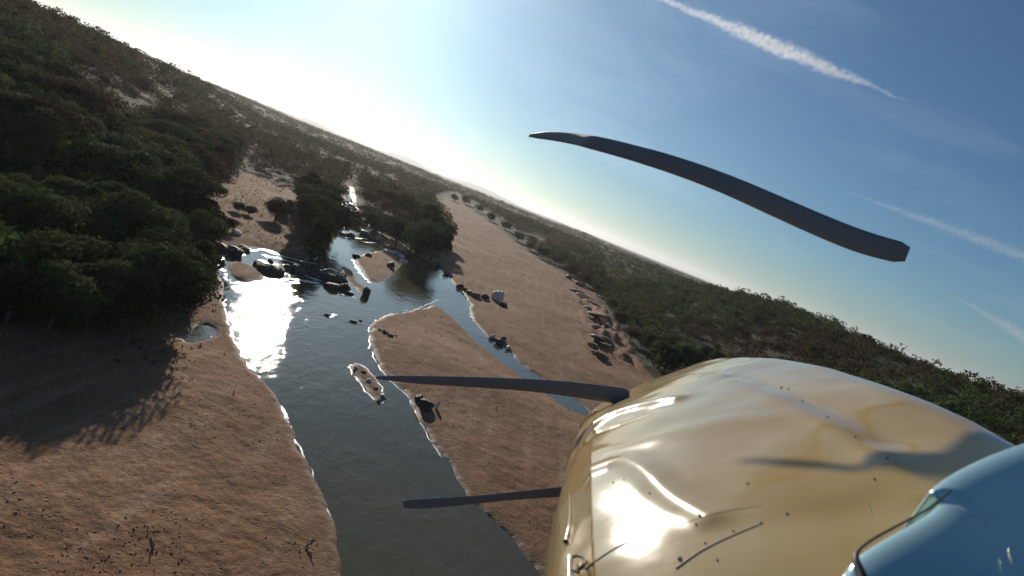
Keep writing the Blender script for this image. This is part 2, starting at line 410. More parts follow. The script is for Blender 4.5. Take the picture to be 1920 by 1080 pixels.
TH = np.where(TX > 1120, TH * .70, TH); TH = np.where((TX < 420) & (TR < 130), TH * .78, TH); TH = np.where(TR > 420, TH * .72, TH); TH = np.where((TX < 300) & (TR > 180), TH * .75, TH)
infr = (TX > -60) & (TX < 1980) & (TY > -40) & ~((TX > 1080) & (TY > 780))
score = TH / TR * infr
order = np.argsort(-score); named = np.zeros(len(TP), bool); named[order[:262]] = True
named &= infr

def zone(px, py, r):
    if px < 400 and r < 130: return 'near'
    if px < 420: return 'slope'
    if px < 640: return 'upl'
    if px < 840: return 'upm'
    return 'right'
FORM = ['broad', 'slim', 'wide', 'rounded', 'spreading', 'narrow', 'flat topped', 'bushy']
def place_words(z, px, py, r):
    if z == 'near': return ('front row', 'second row', 'back')[int(np.digitize(r, (88, 108)))] + ' of the left thicket, ' + ('far end', 'middle', 'river end')[int(np.digitize(px, (130, 260)))]
    if z == 'slope': return ('foot', 'lower half', 'upper half', 'crest')[int(np.digitize(r, (150, 190, 240)))] + ' of left wooded slope, ' + ('outer side', 'middle', 'river side')[int(np.digitize(px, (130, 270)))]
    if z == 'upl': return 'wood by the sand clearing, ' + ('near edge', 'far part')[int(r > 230)]
    if z == 'upm': return 'wood by upstream rapids, ' + ('near edge', 'middle', 'far part')[int(np.digitize(r, (240, 290)))]
    return ('dark belt along the sand flat, ' if px < 1120 else 'wooded rise above cowling, ') + ('near edge', 'middle', 'far part')[int(np.digitize(r, (200, 250)))]
ZL = {'near': ('in the dense thicket shading the left sandbank', 'trees in the thicket on the left bank'),
      'slope': ('on the wooded slope rising behind the left thicket', 'trees on the left slope'),
      'upl': ('between the pale sand clearing and the upstream river', 'trees left of the upstream river'),
      'upm': ('in the wood between the upstream rapids and the broad right sand flat', 'trees between rapids and sand flat'),
      'right': ('in the dark belt bordering the broad right sand flat', 'trees along the right bank')}
def size_word(h): return 'tall' if h > 10.8 else ('middling' if h > 8.2 else ('low' if h > 5.6 else 'small'))
for i in np.where(named)[0]:
    z_ = zone(TX[i], TY[i], TR[i]); h = TH[i]
    q = rngT.random()
    mat = M_GREEN if q < .62 else M_OLIVE
    if z_ in ('slope',) and TR[i] > 170 and q > .5: mat = M_DRY if q > .72 else M_OLIVE
    tone = {'leaf_green': 'dark green', 'leaf_olive': 'olive', 'leaf_dry': 'dry brownish'}[mat.name]
    k = int(rngT.integers(0, 8)); 
    if k == 6 and z_ == 'near': k = 2
    
    tr_ = tree(TP[i, 0], TP[i, 1], h, k, mat, f'{size_word(h)} {FORM[k]} {tone} tree, {place_words(z_, TX[i], TY[i], TR[i])}', ZL[z_][1], wide=.95 + .35 * rngT.random(), z=TZ[i])

def bush_mass(name, idx, n_leaf, size, mat, label_):
    Vs, Fs = [], []; o = 0; rng = np.random.default_rng(len(idx))
    T = []
    for k in range(6):
        p, d, c, r = crown_pts(rng, n_leaf, 9, .56, 1, 0.02); T.append((p, d))
    for i in idx:
        p, d = T[i % 6]; s = TH[i] * (.8 + .4 * ((i * 7919) % 100) / 100); a = (i * 2.399) % 6.28
        ca, sa = math.cos(a), math.sin(a); Rm = np.array([[ca, -sa, 0], [sa, ca, 0], [0, 0, 1]])
        wd = 1.1 if TR[i] < 420 else (1.5 if TR[i] < 900 else 2.6)
        pp = (p @ Rm.T) * [s * wd, s * wd, s]; dd = d @ Rm.T
        V, Fc = leaf_tris(pp + [TP[i, 0], TP[i, 1], TZ[i]], dd, size * (s if TR[i] < 900 else s * 1.5), rng)
        Vs.append(V)
    if not Vs: return
    V = np.vstack(Vs)
    tag(link(name, mesh_np(name, V, np.arange(len(V)).reshape(-1, 3), mat, False)), label_, 'woodland', kind='stuff')
rest = np.where(~named)[0]
gsel = (TD + rngT.normal(size=len(TD)) * .03)
for nm, sel, mat in (('green', gsel > .47, M_GREEN), ('olive', (gsel <= .47) & (gsel > .405), M_OLIVE), ('dry', gsel <= .405, M_DRY)):
    s = rest[sel[rest]]
    mid = s[TR[s] < 420]; far = s[(TR[s] >= 420) & (TR[s] < 900)]; vf = s[TR[s] >= 900]
    word = {'green': 'dark green', 'olive': 'olive', 'dry': 'dry brown'}[nm]
    bush_mass('woodland', mid, 170, .062, mat, f'{word} trees massed behind the nearer river woods')
    bush_mass('bushland', far, 50, .11, mat, f'{word} bushes spreading over the plain beyond the river')
    bush_mass('bushland', vf, 26, .12, mat, f'{word} scrub thinning towards the horizon')
print('trees named', int(named.sum()), 'rest', len(rest), 'mid', int((TR[rest] < 420).sum()))

# single trees and bushes one can point at
def px_tree(px, py, hpx, k, mat, label, cat='tree', name='tree', wide=1.0, group=None):
    p = ground_pt(px, py, 1.0); d = np.hypot(p[0], p[1]); h = hpx / FPX * d
    return tree(p[0], p[1], h, k, mat, label, group, cat, name, wide)
px_tree(586, 474, 96, 3, M_GREEN, 'rounded dark tree at the water edge beside the upper pool', wide=.9)
px_tree(566, 440, 80, 0, M_GREEN, 'leaning dark tree behind the rounded tree by the upper pool', wide=.9)
px_tree(517, 414, 46, 7, M_GREEN, 'broad green bush alone on the grassy sand clearing', 'bush', 'bush', 1.35)
px_tree(535, 405, 32, 3, M_OLIVE, 'smaller olive bush touching the broad bush on the clearing', 'bush', 'bush', 1.3)
px_tree(466, 402, 20, 7, M_DRY, 'low brown bush on the sand clearing left of the green bush', 'bush', 'bush', 1.5)
px_tree(447, 398, 18, 4, M_DRY, 'brown scrub bush at the left end of the sand clearing', 'bush', 'bush', 1.5)
px_tree(428, 432, 24, 4, M_OLIVE, 'olive bush on the bank beside the white boulder', 'bush', 'bush', 1.4)
px_tree(806, 494, 92, 1, M_GREEN, 'tall dark tree at the tip of the wood over the right channel', wide=1.0)
px_tree(778, 484, 84, 4, M_GREEN, 'wide dark tree on the bank above the upper sandbar', wide=1.0)
px_tree(744, 456, 66, 2, M_GREEN, 'dense dark tree at the waterside right of the rapids', wide=1.1)
px_tree(797, 455, 84, 0, M_OLIVE, 'olive tree behind the tall dark tree at the wood tip', wide=1.0)
px_tree(702, 432, 50, 7, M_GREEN, 'squat dark bush beside the upstream rapids', 'bush', 'bush', 1.3)
for n_, (px, py, hpx) in enumerate([(846, 388, 14), (868, 394, 16), (892, 408, 15), (915, 424, 18), (944, 440, 16), (966, 458, 20), (990, 474, 18), (1014, 488, 22), (1040, 500, 20), (1066, 518, 24), (1092, 536, 22), (1118, 556, 26), (1140, 584, 26), (1160, 614, 28), (1178, 644, 30)]):
    px_tree(px, py, hpx, (7, 4, 2)[n_ % 3], (M_DRY, M_OLIVE)[n_ % 2], ('brown' if n_ % 2 == 0 else 'olive') + ' scrub bush ' + ('at the far corner', 'along the far edge', 'halfway along the edge', 'above the eroded ledges', 'beside the eroded ledges')[n_ // 3] + ' of the broad sand flat', 'bush', 'bush', 1.5, 'scrub bushes fringing the right sand flat')
# thicket edge over the left beach
for n_, (px, py, hpx, k, mm, lb) in enumerate([
        (368, 532, 92, 3, M_OLIVE, 'olive tree at the thicket edge nearest the river bend'),
        (322, 578, 132, 0, M_GREEN, 'leafy dark tree at the thicket corner beside the small bright pool'),
        (286, 600, 140, 4, M_GREEN, 'broad dark tree at the thicket edge left of the small pool'),
        (228, 612, 142, 2, M_GREEN, 'massive dark tree casting its shade over the left sandbank'),
        (160, 622, 122, 0, M_GREEN, 'tall full tree in the middle of the thicket front'),
        (84, 626, 120, 4, M_GREEN, 'spreading dark tree near the left end of the thicket front'),
        (8, 612, 125, 2, M_OLIVE, 'yellow green tree at the left end of the thicket front')]):
    px_tree(px, py, hpx, k, mm, lb, wide=1.15, group='trees in the thicket on the left bank')
# skyline trees
def sky_tree(px, dist, h, k, mat, label, wide=1.0):
    d = ray(px, hz(px)); a = math.atan2(d[0], d[1]); x, y = dist * math.sin(a), dist * math.cos(a)
    tree(x, y, h, k, mat, label, 'trees on the skyline', wide=wide)
sky_tree(1664, 178, 8.5, 1, M_GREEN, 'lone upright tree standing proud of the right skyline', .9)
sky_tree(1752, 185, 7.0, 5, M_DRY, 'thin dry tree on the skyline right of the lone upright tree', 1.1)
sky_tree(1790, 170, 5.6, 2, M_DRY, 'reddish dry bush crown on the right skyline', 1.3)
sky_tree(1860, 165, 6.2, 0, M_OLIVE, 'olive tree on the skyline above the cowling tip', 1.1)
sky_tree(1908, 160, 6.2, 3, M_GREEN, 'green tree on the skyline at the right end', 1.1)
sky_tree(160, 260, 9, 6, M_GREEN, 'flat topped tree silhouetted on the left hill crest', 1.0)
sky_tree(135, 255, 8, 5, M_GREEN, 'narrow tree beside the flat topped one on the left hill crest', 1.0)
sky_tree(60, 250, 8, 6, M_GREEN, 'small flat topped tree high on the left hill crest', 1.0)
sky_tree(215, 270, 7, 5, M_DRY, 'thin brown tree lowest along the left hill crest', 1.0)

# ------------------------------------------------------------------ rocks
def rock_mat(name, c0, c1, rough=.6):
    r = NT(name); P = r.coord('Object'); n = r.noise(P, 2.2, 6, .65)
    r.l(r.ramp(n, [(.35, c0), (.65, c1)]), r.b.inputs['Base Color']); r.set(Roughness=rough); r.bump(n, .7, .3); return r.m
RK_DARK = rock_mat('dark_wet_rock', (.022, .017, .014), (.085, .062, .045), .65)
RK_BROWN = rock_mat('brown_rock', (.12, .075, .05), (.28, .18, .12), .8)
RK_PALE = rock_mat('pale_rock', (.60, .55, .47), (.85, .80, .72), .6)
def rock_mesh(seed, mat):
    rng = np.random.default_rng(seed); import bmesh
    bm = bmesh.new(); bmesh.ops.create_icosphere(bm, subdivisions=3, radius=1)
    pl = rng.normal(size=(9, 3)); pl /= np.linalg.norm(pl, axis=1)[:, None]; of = .55 + .35 * rng.random(9)
    for v in bm.verts:
        p = np.array(v.co)
        for n_, o in zip(pl, of):
            e = p @ n_ - o
            if e > 0: p = p - n_ * e * .88
        p *= 1 + .10 * (rng.random() - .5); v.co = p
    m = bpy.data.meshes.new('rock'); bm.to_mesh(m); bm.free(); m.materials.append(mat)
    for pg in m.polygons: pg.use_smooth = False
    return m
RKM = {mt.name: [rock_mesh(s, mt) for s in range(6)] for mt in (RK_DARK, RK_BROWN, RK_PALE)}
def rock(px, py, wpx, hpx, mat, label, group=None, name='boulder', rz=None, zb=None):
    zs = 0.0 if zb is None else zb
    p = ground_pt(px, py, zs)
    if zb is None: 
        z0 = float(height(np.array([p[0]]), np.array([p[1]]))[0]); z0 = max(z0, -.05); p = ground_pt(px, py, z0); p[2] = z0
    d = np.linalg.norm(p - CAM); w_ = wpx / FPX * d / 2; h_ = hpx / FPX * d
    o = link(name, random.choice(RKM[mat.name])); o.location = (p[0], p[1], p[2] + h_ * .15)
    o.scale = (w_ * random.uniform(.9, 1.15), w_ * random.uniform(.8, 1.2), h_ * .75)
    o.rotation_euler = (random.uniform(-.2, .2), random.uniform(-.2, .2), random.random() * 6.28 if rz is None else rz)
    tag(o, label, 'rock', group); return o
G1 = 'dark boulders in the midstream outcrop'
for px, py, w_, h_, lb in [
        (612, 524, 34, 16, 'upstream boulder of the dark midstream outcrop'), (634, 530, 36, 18, 'largest black boulder in the dark midstream outcrop'),
        (648, 544, 30, 14, 'downstream boulder of the dark midstream outcrop'), (622, 540, 34, 12, 'low slab at the left foot of the dark midstream outcrop'),
        (641, 522, 22, 14, 'small peaked boulder topping the dark midstream outcrop'), (602, 515, 16, 9, 'small rock at the upstream tip of the dark midstream outcrop'),
        (656, 551, 18, 6, 'flat rock at the downstream tip of the dark midstream outcrop')]:
    rock(px, py, w_, h_, RK_DARK, lb, G1)
G2 = 'dark rocks among the bright riffles'
for px, py, w_, h_, lb in [
        (500, 510, 40, 16, 'long purplish rock among the white riffles'), (520, 512, 32, 14, 'dark rock right of the long purplish rock in the riffles'),
        (484, 500, 24, 12, 'rounded brown rock at the left end of the riffles'), (552, 508, 18, 14, 'square dark rock standing in the white riffles'),
        (566, 514, 16, 8, 'small dark rock downstream of the square one in the riffles'), (588, 517, 12, 8, 'lone dark rock before the midstream outcrop'),
        (538, 504, 14, 10, 'small dark rock left of the square one in the riffles'), (508, 492, 14, 7, 'small rock behind the long purplish rock')]:
    rock(px, py, w_, h_, RK_DARK, lb, G2)
rock(686, 552, 16, 18, RK_DARK, 'dark upright boulder at the tip of the grey sand strip')
rock(690, 480, 14, 6, RK_DARK, 'small dark rock on the left end of the upper sandbar')
rock(668, 482, 16, 7, RK_DARK, 'flat black rock off the upper sandbar')
rock(732, 500, 14, 12, RK_DARK, 'dark rock on the right edge of the upper sandbar')
for k_, (px, py, w_, h_) in enumerate([(738, 474, 22, 4), (752, 481, 20, 4), (757, 490, 16, 4), (724, 470, 16, 3), (744, 487, 12, 5)]):
    rock(px, py, w_, h_, RK_PALE if k_ != 4 else RK_BROWN, ['long pale slab crowning the upper sandbar', 'pale block beside the long slab on the upper sandbar', 'pale stone at the right tip of the upper sandbar', 'small pale stone left of the slab on the upper sandbar', 'brown stone amid the pale ones on the upper sandbar'][k_], 'pale stones on the upper sandbar')
rock(614, 592, 12, 5, RK_DARK, 'small dark rock breaking the sparkling water')
rock(662, 604, 14, 5, RK_DARK, 'low dark rock off the tip of the large sand island')
rock(676, 602, 6, 4, RK_DARK, 'tiny dark rock beside the low rock off the island tip')
rock(442, 438, 16, 9, RK_PALE, 'white boulder on the left bank below the clearing')
G3 = 'dark ledge rocks on the left bank'
for px, py, w_, h_, lb in [(405, 466, 34, 12, 'dark ledge rock at the forest end of the left bank'), (428, 472, 44, 14, 'long dark ledge rock overhanging the riffles'),
                           (455, 470, 26, 10, 'dark ledge rock where the white water starts'), (392, 460, 16, 8, 'small pale lichened stone at the forest edge')]:
    rock(px, py, w_, h_, RK_PALE if 'pale' in lb else RK_DARK, lb, G3)
rock(583, 478, 22, 9, RK_DARK, 'dark rock on the sand spit below the rounded tree')
rock(592, 484, 8, 6, RK_PALE, 'white stone at the point of the sand spit')
G4 = 'rocks in the upstream rapids'
ups = [(640, 440, 24, 8, RK_DARK, 'dark rock at the foot of the upstream rapids'), (655, 444, 20, 8, RK_DARK, 'dark rock in the middle of the rapids foot'), (684, 442, 26, 9, RK_DARK, 'rounded dark rock at the right of the rapids foot'),
       (634, 428, 20, 7, RK_BROWN, 'brown slab left of the rapids'), (625, 412, 22, 9, RK_PALE, 'pale slab above the rapids'), (664, 428, 26, 7, RK_BROWN, 'brown slab across the rapids'),
       (650, 418, 26, 9, RK_BROWN, 'long brown rock above the middle rapids'), (676, 420, 26, 10, RK_DARK, 'dark rock under the trees right of the rapids'), (637, 402, 16, 8, RK_PALE, 'pale rock near the top of the rapids'),
       (668, 405, 18, 8, RK_DARK, 'dark rock near the top of the rapids'), (700, 437, 18, 6, RK_BROWN, 'brown stone right of the rapids pool'), (612, 434, 18, 6, RK_BROWN, 'brown stone at the left bank of the rapids pool')]
for px, py, w_, h_, mt, lb in ups: rock(px, py, w_, h_, mt, lb, G4)
G5 = 'rocks along the right channel bank'
rb = [(838, 514, 14, 6, RK_DARK, 'first small dark rock on the right channel bank'), (862, 538, 18, 8, RK_DARK, 'dark rock at the bend of the right channel'), (872, 544, 12, 6, RK_BROWN, 'brown stone at the bend of the right channel'),
      (892, 555, 24, 9, RK_BROWN, 'brown rock left of the white bush'), (908, 558, 20, 9, RK_DARK, 'dark rock next to the white bush'), (942, 574, 20, 10, RK_DARK, 'dark stone at the foot of the white bush'),
      (880, 550, 14, 7, RK_DARK, 'dark stone between the channel bend and the brown rock'), (936, 642, 20, 9, RK_DARK, 'dark rock midway down the right channel'), (922, 632, 12, 6, RK_PALE, 'pale stone above the dark channel rock'),
      (952, 652, 12, 6, RK_PALE, 'pale stone below the dark channel rock'), (944, 637, 12, 8, RK_BROWN, 'brown stone behind the dark channel rock'), (822, 498, 12, 8, RK_DARK, 'dark stump like rock under the wood tip')]
for px, py, w_, h_, mt, lb in rb: rock(px, py, w_, h_, mt, lb, G5)
rock(932, 562, 22, 24, RK_PALE, 'upright white bush built as a boulder on the right sand flat')  # pale rock stands in for a white speckled bush
rock(797, 765, 32, 20, RK_DARK, 'big dark boulder on the edge of the large sand island')
rock(786, 750, 20, 12, RK_DARK, 'dark rock upstream of the big island boulder')
rock(818, 766, 9, 17, RK_PALE, 'pale shard leaning on the big island boulder')
for n_, (px, py, w_, h_, mt) in enumerate([(722, 624, 14, 6, RK_DARK), (732, 630, 12, 5, RK_BROWN), (742, 630, 8, 4, RK_PALE), (712, 618, 9, 4, RK_PALE)]):
    rock(px, py, w_, h_, mt, ['dark stone in the debris patch on the large sand island', 'brown stone in the debris patch on the large sand island', 'small pale stone at the right of the debris patch', 'small pale stone at the left of the debris patch'][n_], 'stones in the island debris patch', 'stone')
# islet stones
islet = [(668, 690, 11, 4), (682, 698, 9, 4), (692, 714, 12, 4), (704, 728, 11, 4), (716, 742, 10, 4), (711, 752, 8, 3)]
for n_, q in enumerate(islet):
    rock(*q, RK_BROWN if n_ % 2 else RK_PALE, ['pale stone at the upstream end', 'brown stone behind the upstream end', 'pale stone in the upper middle', 'brown stone in the lower middle', 'pale stone near the downstream end', 'brown stone at the downstream tip'][n_] + ' of the narrow islet', 'stones on the narrow islet', 'stone')
# ledges on the right bank
rr = random.Random(3); k_ = 0
for px, py, w_ in [(1082, 548, 26), (1096, 560, 34), (1112, 572, 36), (1100, 580, 22), (1122, 592, 40), (1104, 598, 24), (1132, 606, 38), (1114, 616, 28), (1120, 634, 34), (1140, 640, 30), (1112, 650, 26), (1152, 660, 26), (1128, 668, 30), (1088, 534, 20), (1066, 522, 16)]:
    mt = (RK_BROWN, RK_BROWN, RK_DARK)[k_ % 3]
    rock(px, py, w_ * 1.1, 5 + rr.random() * 4, mt, ('reddish brown' if mt is RK_BROWN else 'dark') + ' ledge rock on the eroded right bank', 'ledge rocks on the eroded right bank', zb=None); k_ += 1

# ------------------------------------------------------------------ white froth, and glints off wet edges painted as strips
fo = NT('foam_glint'); fo.l(fo.ramp(fo.noise(fo.geo(), 3, 4), [(.35, (.62, .58, .52)), (.6, (.85, .83, .8))]), fo.b.inputs['Base Color']); fo.set(Roughness=.35)
def foam_glint(lines, name='foam_glint', z=.03):
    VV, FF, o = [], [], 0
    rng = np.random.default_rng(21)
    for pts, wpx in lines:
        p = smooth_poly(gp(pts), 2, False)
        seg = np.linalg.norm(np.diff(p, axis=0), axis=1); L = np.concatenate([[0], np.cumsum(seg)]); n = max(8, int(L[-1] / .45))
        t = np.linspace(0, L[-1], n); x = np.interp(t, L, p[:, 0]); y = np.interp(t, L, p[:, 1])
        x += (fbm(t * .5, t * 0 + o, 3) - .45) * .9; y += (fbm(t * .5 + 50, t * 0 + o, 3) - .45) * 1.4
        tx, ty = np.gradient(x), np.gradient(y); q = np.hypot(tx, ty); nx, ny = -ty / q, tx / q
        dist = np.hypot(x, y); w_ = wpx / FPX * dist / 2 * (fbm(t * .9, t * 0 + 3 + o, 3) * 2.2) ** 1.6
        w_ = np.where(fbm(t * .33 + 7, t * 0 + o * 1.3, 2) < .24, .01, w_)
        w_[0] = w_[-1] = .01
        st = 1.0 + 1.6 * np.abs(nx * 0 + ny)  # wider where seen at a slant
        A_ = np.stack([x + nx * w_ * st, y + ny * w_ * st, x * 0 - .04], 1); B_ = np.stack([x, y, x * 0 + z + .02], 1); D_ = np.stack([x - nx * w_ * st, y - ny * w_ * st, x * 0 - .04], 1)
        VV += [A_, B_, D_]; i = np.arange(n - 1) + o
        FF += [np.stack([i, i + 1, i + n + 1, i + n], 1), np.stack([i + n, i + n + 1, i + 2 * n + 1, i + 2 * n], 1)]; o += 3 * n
    return tag(link(name, mesh_np(name, np.vstack(VV), np.vstack(FF)[:, ::-1], fo.m)), 'white froth and painted glints along wet banks and riffles', 'foam_glint', kind='stuff')
foam_glint([([(424, 560), (421, 590), (434, 636), (460, 682), (500, 727), (540, 787)], 5), ([(540, 787), (567, 852), (600, 927), (622, 985)], 4),
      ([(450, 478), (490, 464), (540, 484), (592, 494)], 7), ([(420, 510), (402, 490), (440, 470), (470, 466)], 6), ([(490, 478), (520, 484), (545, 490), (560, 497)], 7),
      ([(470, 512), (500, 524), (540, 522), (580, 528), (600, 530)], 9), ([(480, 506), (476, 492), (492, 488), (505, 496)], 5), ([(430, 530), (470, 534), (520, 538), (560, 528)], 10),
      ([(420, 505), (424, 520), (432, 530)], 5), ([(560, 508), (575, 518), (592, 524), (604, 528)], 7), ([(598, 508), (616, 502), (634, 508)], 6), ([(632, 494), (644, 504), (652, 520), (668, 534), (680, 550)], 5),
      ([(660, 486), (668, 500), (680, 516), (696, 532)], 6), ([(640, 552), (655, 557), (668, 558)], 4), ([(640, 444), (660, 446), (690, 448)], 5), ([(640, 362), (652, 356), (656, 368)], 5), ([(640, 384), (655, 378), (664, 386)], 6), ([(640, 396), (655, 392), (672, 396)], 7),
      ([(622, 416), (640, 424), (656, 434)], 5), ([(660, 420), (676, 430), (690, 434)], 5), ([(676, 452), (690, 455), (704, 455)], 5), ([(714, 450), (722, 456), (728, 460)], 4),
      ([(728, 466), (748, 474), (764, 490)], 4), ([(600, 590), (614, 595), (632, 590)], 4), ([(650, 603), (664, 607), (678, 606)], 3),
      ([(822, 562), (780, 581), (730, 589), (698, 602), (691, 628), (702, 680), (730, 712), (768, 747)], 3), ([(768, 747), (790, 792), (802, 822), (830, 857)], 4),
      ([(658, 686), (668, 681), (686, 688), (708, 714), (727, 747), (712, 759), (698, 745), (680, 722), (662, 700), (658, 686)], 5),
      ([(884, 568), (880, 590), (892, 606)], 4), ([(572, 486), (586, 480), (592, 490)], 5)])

# pebbles and driftwood on the near sand
def pebbles():
    rng = np.random.default_rng(31); n = 9000
    r = 32 + 75 * rng.random(n) ** 1.3; a = np.radians(-52 + 70 * rng.random(n)); x, y = r * np.sin(a), r * np.cos(a)
    z, sd = height(x, y, True); cl = fbm(x * .18, y * .18, 3); ok = (sd > .6) & (cl > .40 + .1 * rng.random(n)); x, y, z = x[ok], y[ok], z[ok]; n = len(x)
    base = np.array([[1, 0, 0], [-.5, .87, 0], [-.5, -.87, 0], [0, 0, .8], [.2, .1, -.3]]); fc = np.array([[0, 1, 3], [1, 2, 3], [2, 0, 3]])
    s = .035 + .08 * rng.random(n) ** 2; V = base[None] * s[:, None, None] * (0.7 + .6 * rng.random((n, 5, 1)))
    an = rng.random(n) * 6.28; ca, sa = np.cos(an)[:, None], np.sin(an)[:, None]
    X = V[:, :, 0] * ca - V[:, :, 1] * sa; Y = V[:, :, 0] * sa + V[:, :, 1] * ca
    V = np.stack([X + x[:, None], Y + y[:, None], V[:, :, 2] + z[:, None]], -1).reshape(-1, 3)
    Fc = (fc[None] + (np.arange(n) * 5)[:, None, None]).reshape(-1, 3)
    tag(link('pebbles', mesh_np('pebbles', V, Fc, RK_BROWN, False)), 'brown pebbles strewn over the near left sandbank', 'pebbles', kind='stuff')
pebbles()
def grass():
    rng = np.random.default_rng(41); n = 15000
    x = rng.uniform(-150, 40, n); y = rng.uniform(34, 330, n); px, py, zf = project(np.stack([x, y, 0 * x], 1))
    clear = inside([(398, 362), (470, 330), (520, 345), (548, 380), (560, 445), (540, 475), (480, 455), (400, 455)], px, py)
    bankr = inside([(1060, 510), (1120, 560), (1190, 690), (1110, 690), (1080, 560)], px, py)
    edge = inside([(-200, 640), (250, 600), (420, 560), (400, 640), (340, 690), (-200, 800)], px, py)
    z, sd = height(x, y, True); ok = (sd > 1.2) & (clear | bankr | edge | (rng.random(n) < .03)) & (fbm(x * .1, y * .1, 3) > .40)
    x, y, z = x[ok], y[ok], z[ok]; n = len(x); k = 7
    c = np.repeat(np.stack([x, y, z], 1), k, 0); d = rng.normal(size=(n * k, 3)); d[:, 2] = np.abs(d[:, 2]) + 1.2; d /= np.linalg.norm(d, axis=1)[:, None]
    s = .25 + .45 * rng.random((n * k, 1)); side = np.cross(d, rng.normal(size=d.shape)); side /= np.linalg.norm(side, axis=1)[:, None]
    V = np.stack([c + side * .05, c - side * .05, c + d * s], 1).reshape(-1, 3)
    tag(link('grass', mesh_np('grass', V, np.arange(len(V)).reshape(-1, 3), M_DRY, False)), 'dry brown grass tufts on the banks and clearing', 'grass', kind='stuff')
grass()
def driftwood(px, py, L, label, seed):
    rng = random.Random(seed); p = ground_pt(px, py, 0); z = float(height(np.array([p[0]]), np.array([p[1]]))[0]); p = ground_pt(px, py, z)
    parts = []; c = np.array([0, 0, .08]); a = rng.random() * 6
    for q in range(5):
        b = a + rng.uniform(-1.2, 1.2); l = L * rng.uniform(.4, 1); e = c + np.array([math.cos(b) * l, math.sin(b) * l, rng.uniform(.05, .4)])
        parts.append(tube(c, e, .07, .025, 5, (0, 0, .08))); 
        if q % 2: c = e * .6
    V, Fc = join(parts); o = link('driftwood', mesh_np('driftwood', V, Fc, RK_DARK)); o.location = (p[0], p[1], z); tag(o, label, 'driftwood')
driftwood(574, 1026, .8, 'dark forked driftwood lying near the water on the left sandbank', 1)
driftwood(286, 1001, .6, 'small dark branch lying out on the left sandbank', 2)

# ------------------------------------------------------------------ aircraft nose
NC = np.array([-.37, .927, .058]); NC /= np.linalg.norm(NC)
def camv(px, py): return np.array([(px - 960) / FPX, (540 - py) / FPX, -1.0])
DC = float(NC @ camv(1200, 1020)) * 1.0
def on_plane(px, py, n=NC, d=DC): v = camv(px, py); return v * (d / (n @ v))
def cam2w(Pc): return CAM + Pc[..., 0:1] * RT + Pc[..., 1:2] * UP - Pc[..., 2:3] * F
E1 = np.cross([0, 1, 0.2], NC); E1 /= np.linalg.norm(E1); E2 = np.cross(NC, E1)
if E1[0] < 0: E1 = -E1
O_ = on_plane(1200, 1020)
def to_ab(px, py): q = on_plane(px, py) - O_; return np.array([q @ E1, q @ E2])
aircraft = empty('aircraft', tuple(campt(1400, 1000, 1.2)))
tag(aircraft, 'cream light aircraft nose with blue reflecting windscreen and dark propeller blades', 'aircraft')
AL = np.array(aircraft.location)
OUT_PX = [(915, 1330), (940, 1200), (956, 1080), (966, 1000), (984, 900), (1006, 825), (1026, 762), (1052, 704), (1084, 664), (1166, 618), (1250, 588), (1312, 566), (1400, 588), (1500, 606),
          (1600, 632), (1700, 664), (1800, 694), (1885, 732), (2000, 782), (1945, 845), (1860, 880), (1815, 915), (1800, 950), (1750, 985), (1700, 1015), (1660, 1045), (1655, 1070), (1665, 1120), (1700, 1330)]
RND_PX = OUT_PX[:19] + [(2120, 880)]
OUT = smooth_poly(np.array([to_ab(*p) for p in OUT_PX]), 3)
RND = smooth_poly(np.array([to_ab(*p) for p in RND_PX]), 3, False)
def crease(a, b, pts, amp, wd, side=0):
    pl = smooth_poly(np.array([to_ab(*p) for p in pts]), 2, False); d = pdist(pl, a, b, False)
    return amp * np.exp(-(d / wd) ** 2)
LIP = smooth_poly(np.array([to_ab(*p) for p in [(1092, 700), (1098, 760), (1100, 830), (1102, 900), (1106, 1000), (1112, 1080), (1120, 1300)]]), 2, False)
def cowl_h(a, b):
    d = pdist(RND, a, b, False); R_ = .085
    t = np.clip(1 - d / R_, 0, 1); h = -R_ * (1 - np.sqrt(np.clip(1 - t ** 2.2, 0, 1))) * .55
    h = h - .22 * a ** 2 * np.where(a > 0, .35, 2.6) - .20 * b ** 2
    h = h + crease(a, b, [(1318, 655), (1390, 690), (1465, 727), (1560, 780), (1650, 838), (1720, 890)], .008, .032)
    h = h - crease(a, b, [(1360, 668), (1460, 705), (1560, 740), (1640, 785)], .006, .05)
    h = h + crease(a, b, [(1110, 835), (1200, 822), (1330, 778), (1450, 757), (1580, 780), (1680, 830)], .005, .05)
    h = h + crease(a, b, [(1075, 775), (1120, 745), (1180, 728), (1260, 720)], .012, .03)
    h = h - crease(a, b, [(1100, 770), (1150, 762), (1200, 748)], .005, .035)
    h = h + crease(a, b, [(1105, 870), (1160, 852), (1205, 875), (1250, 925), (1330, 965)], .008, .03)
    h = h + crease(a, b, [(1110, 1060), (1270, 990), (1420, 950), (1580, 900), (1680, 880)], .0008, .03)
    # lip: the strip left of it sits lower
    ld = pdist(LIP, a, b, False); lx = np.interp(b, LIP[np.argsort(LIP[:, 1]), 1], LIP[np.argsort(LIP[:, 1]), 0]); sgn = np.where(a < lx, 1, -1)
    h = h - .012 * sstep(-.003, .003, ld * sgn) - .12 * np.clip(lx - a, 0, 1) 
    h = h + (fbm(a * 4 + 9, b * 4 + 3, 3) - .45) * .012
    return h
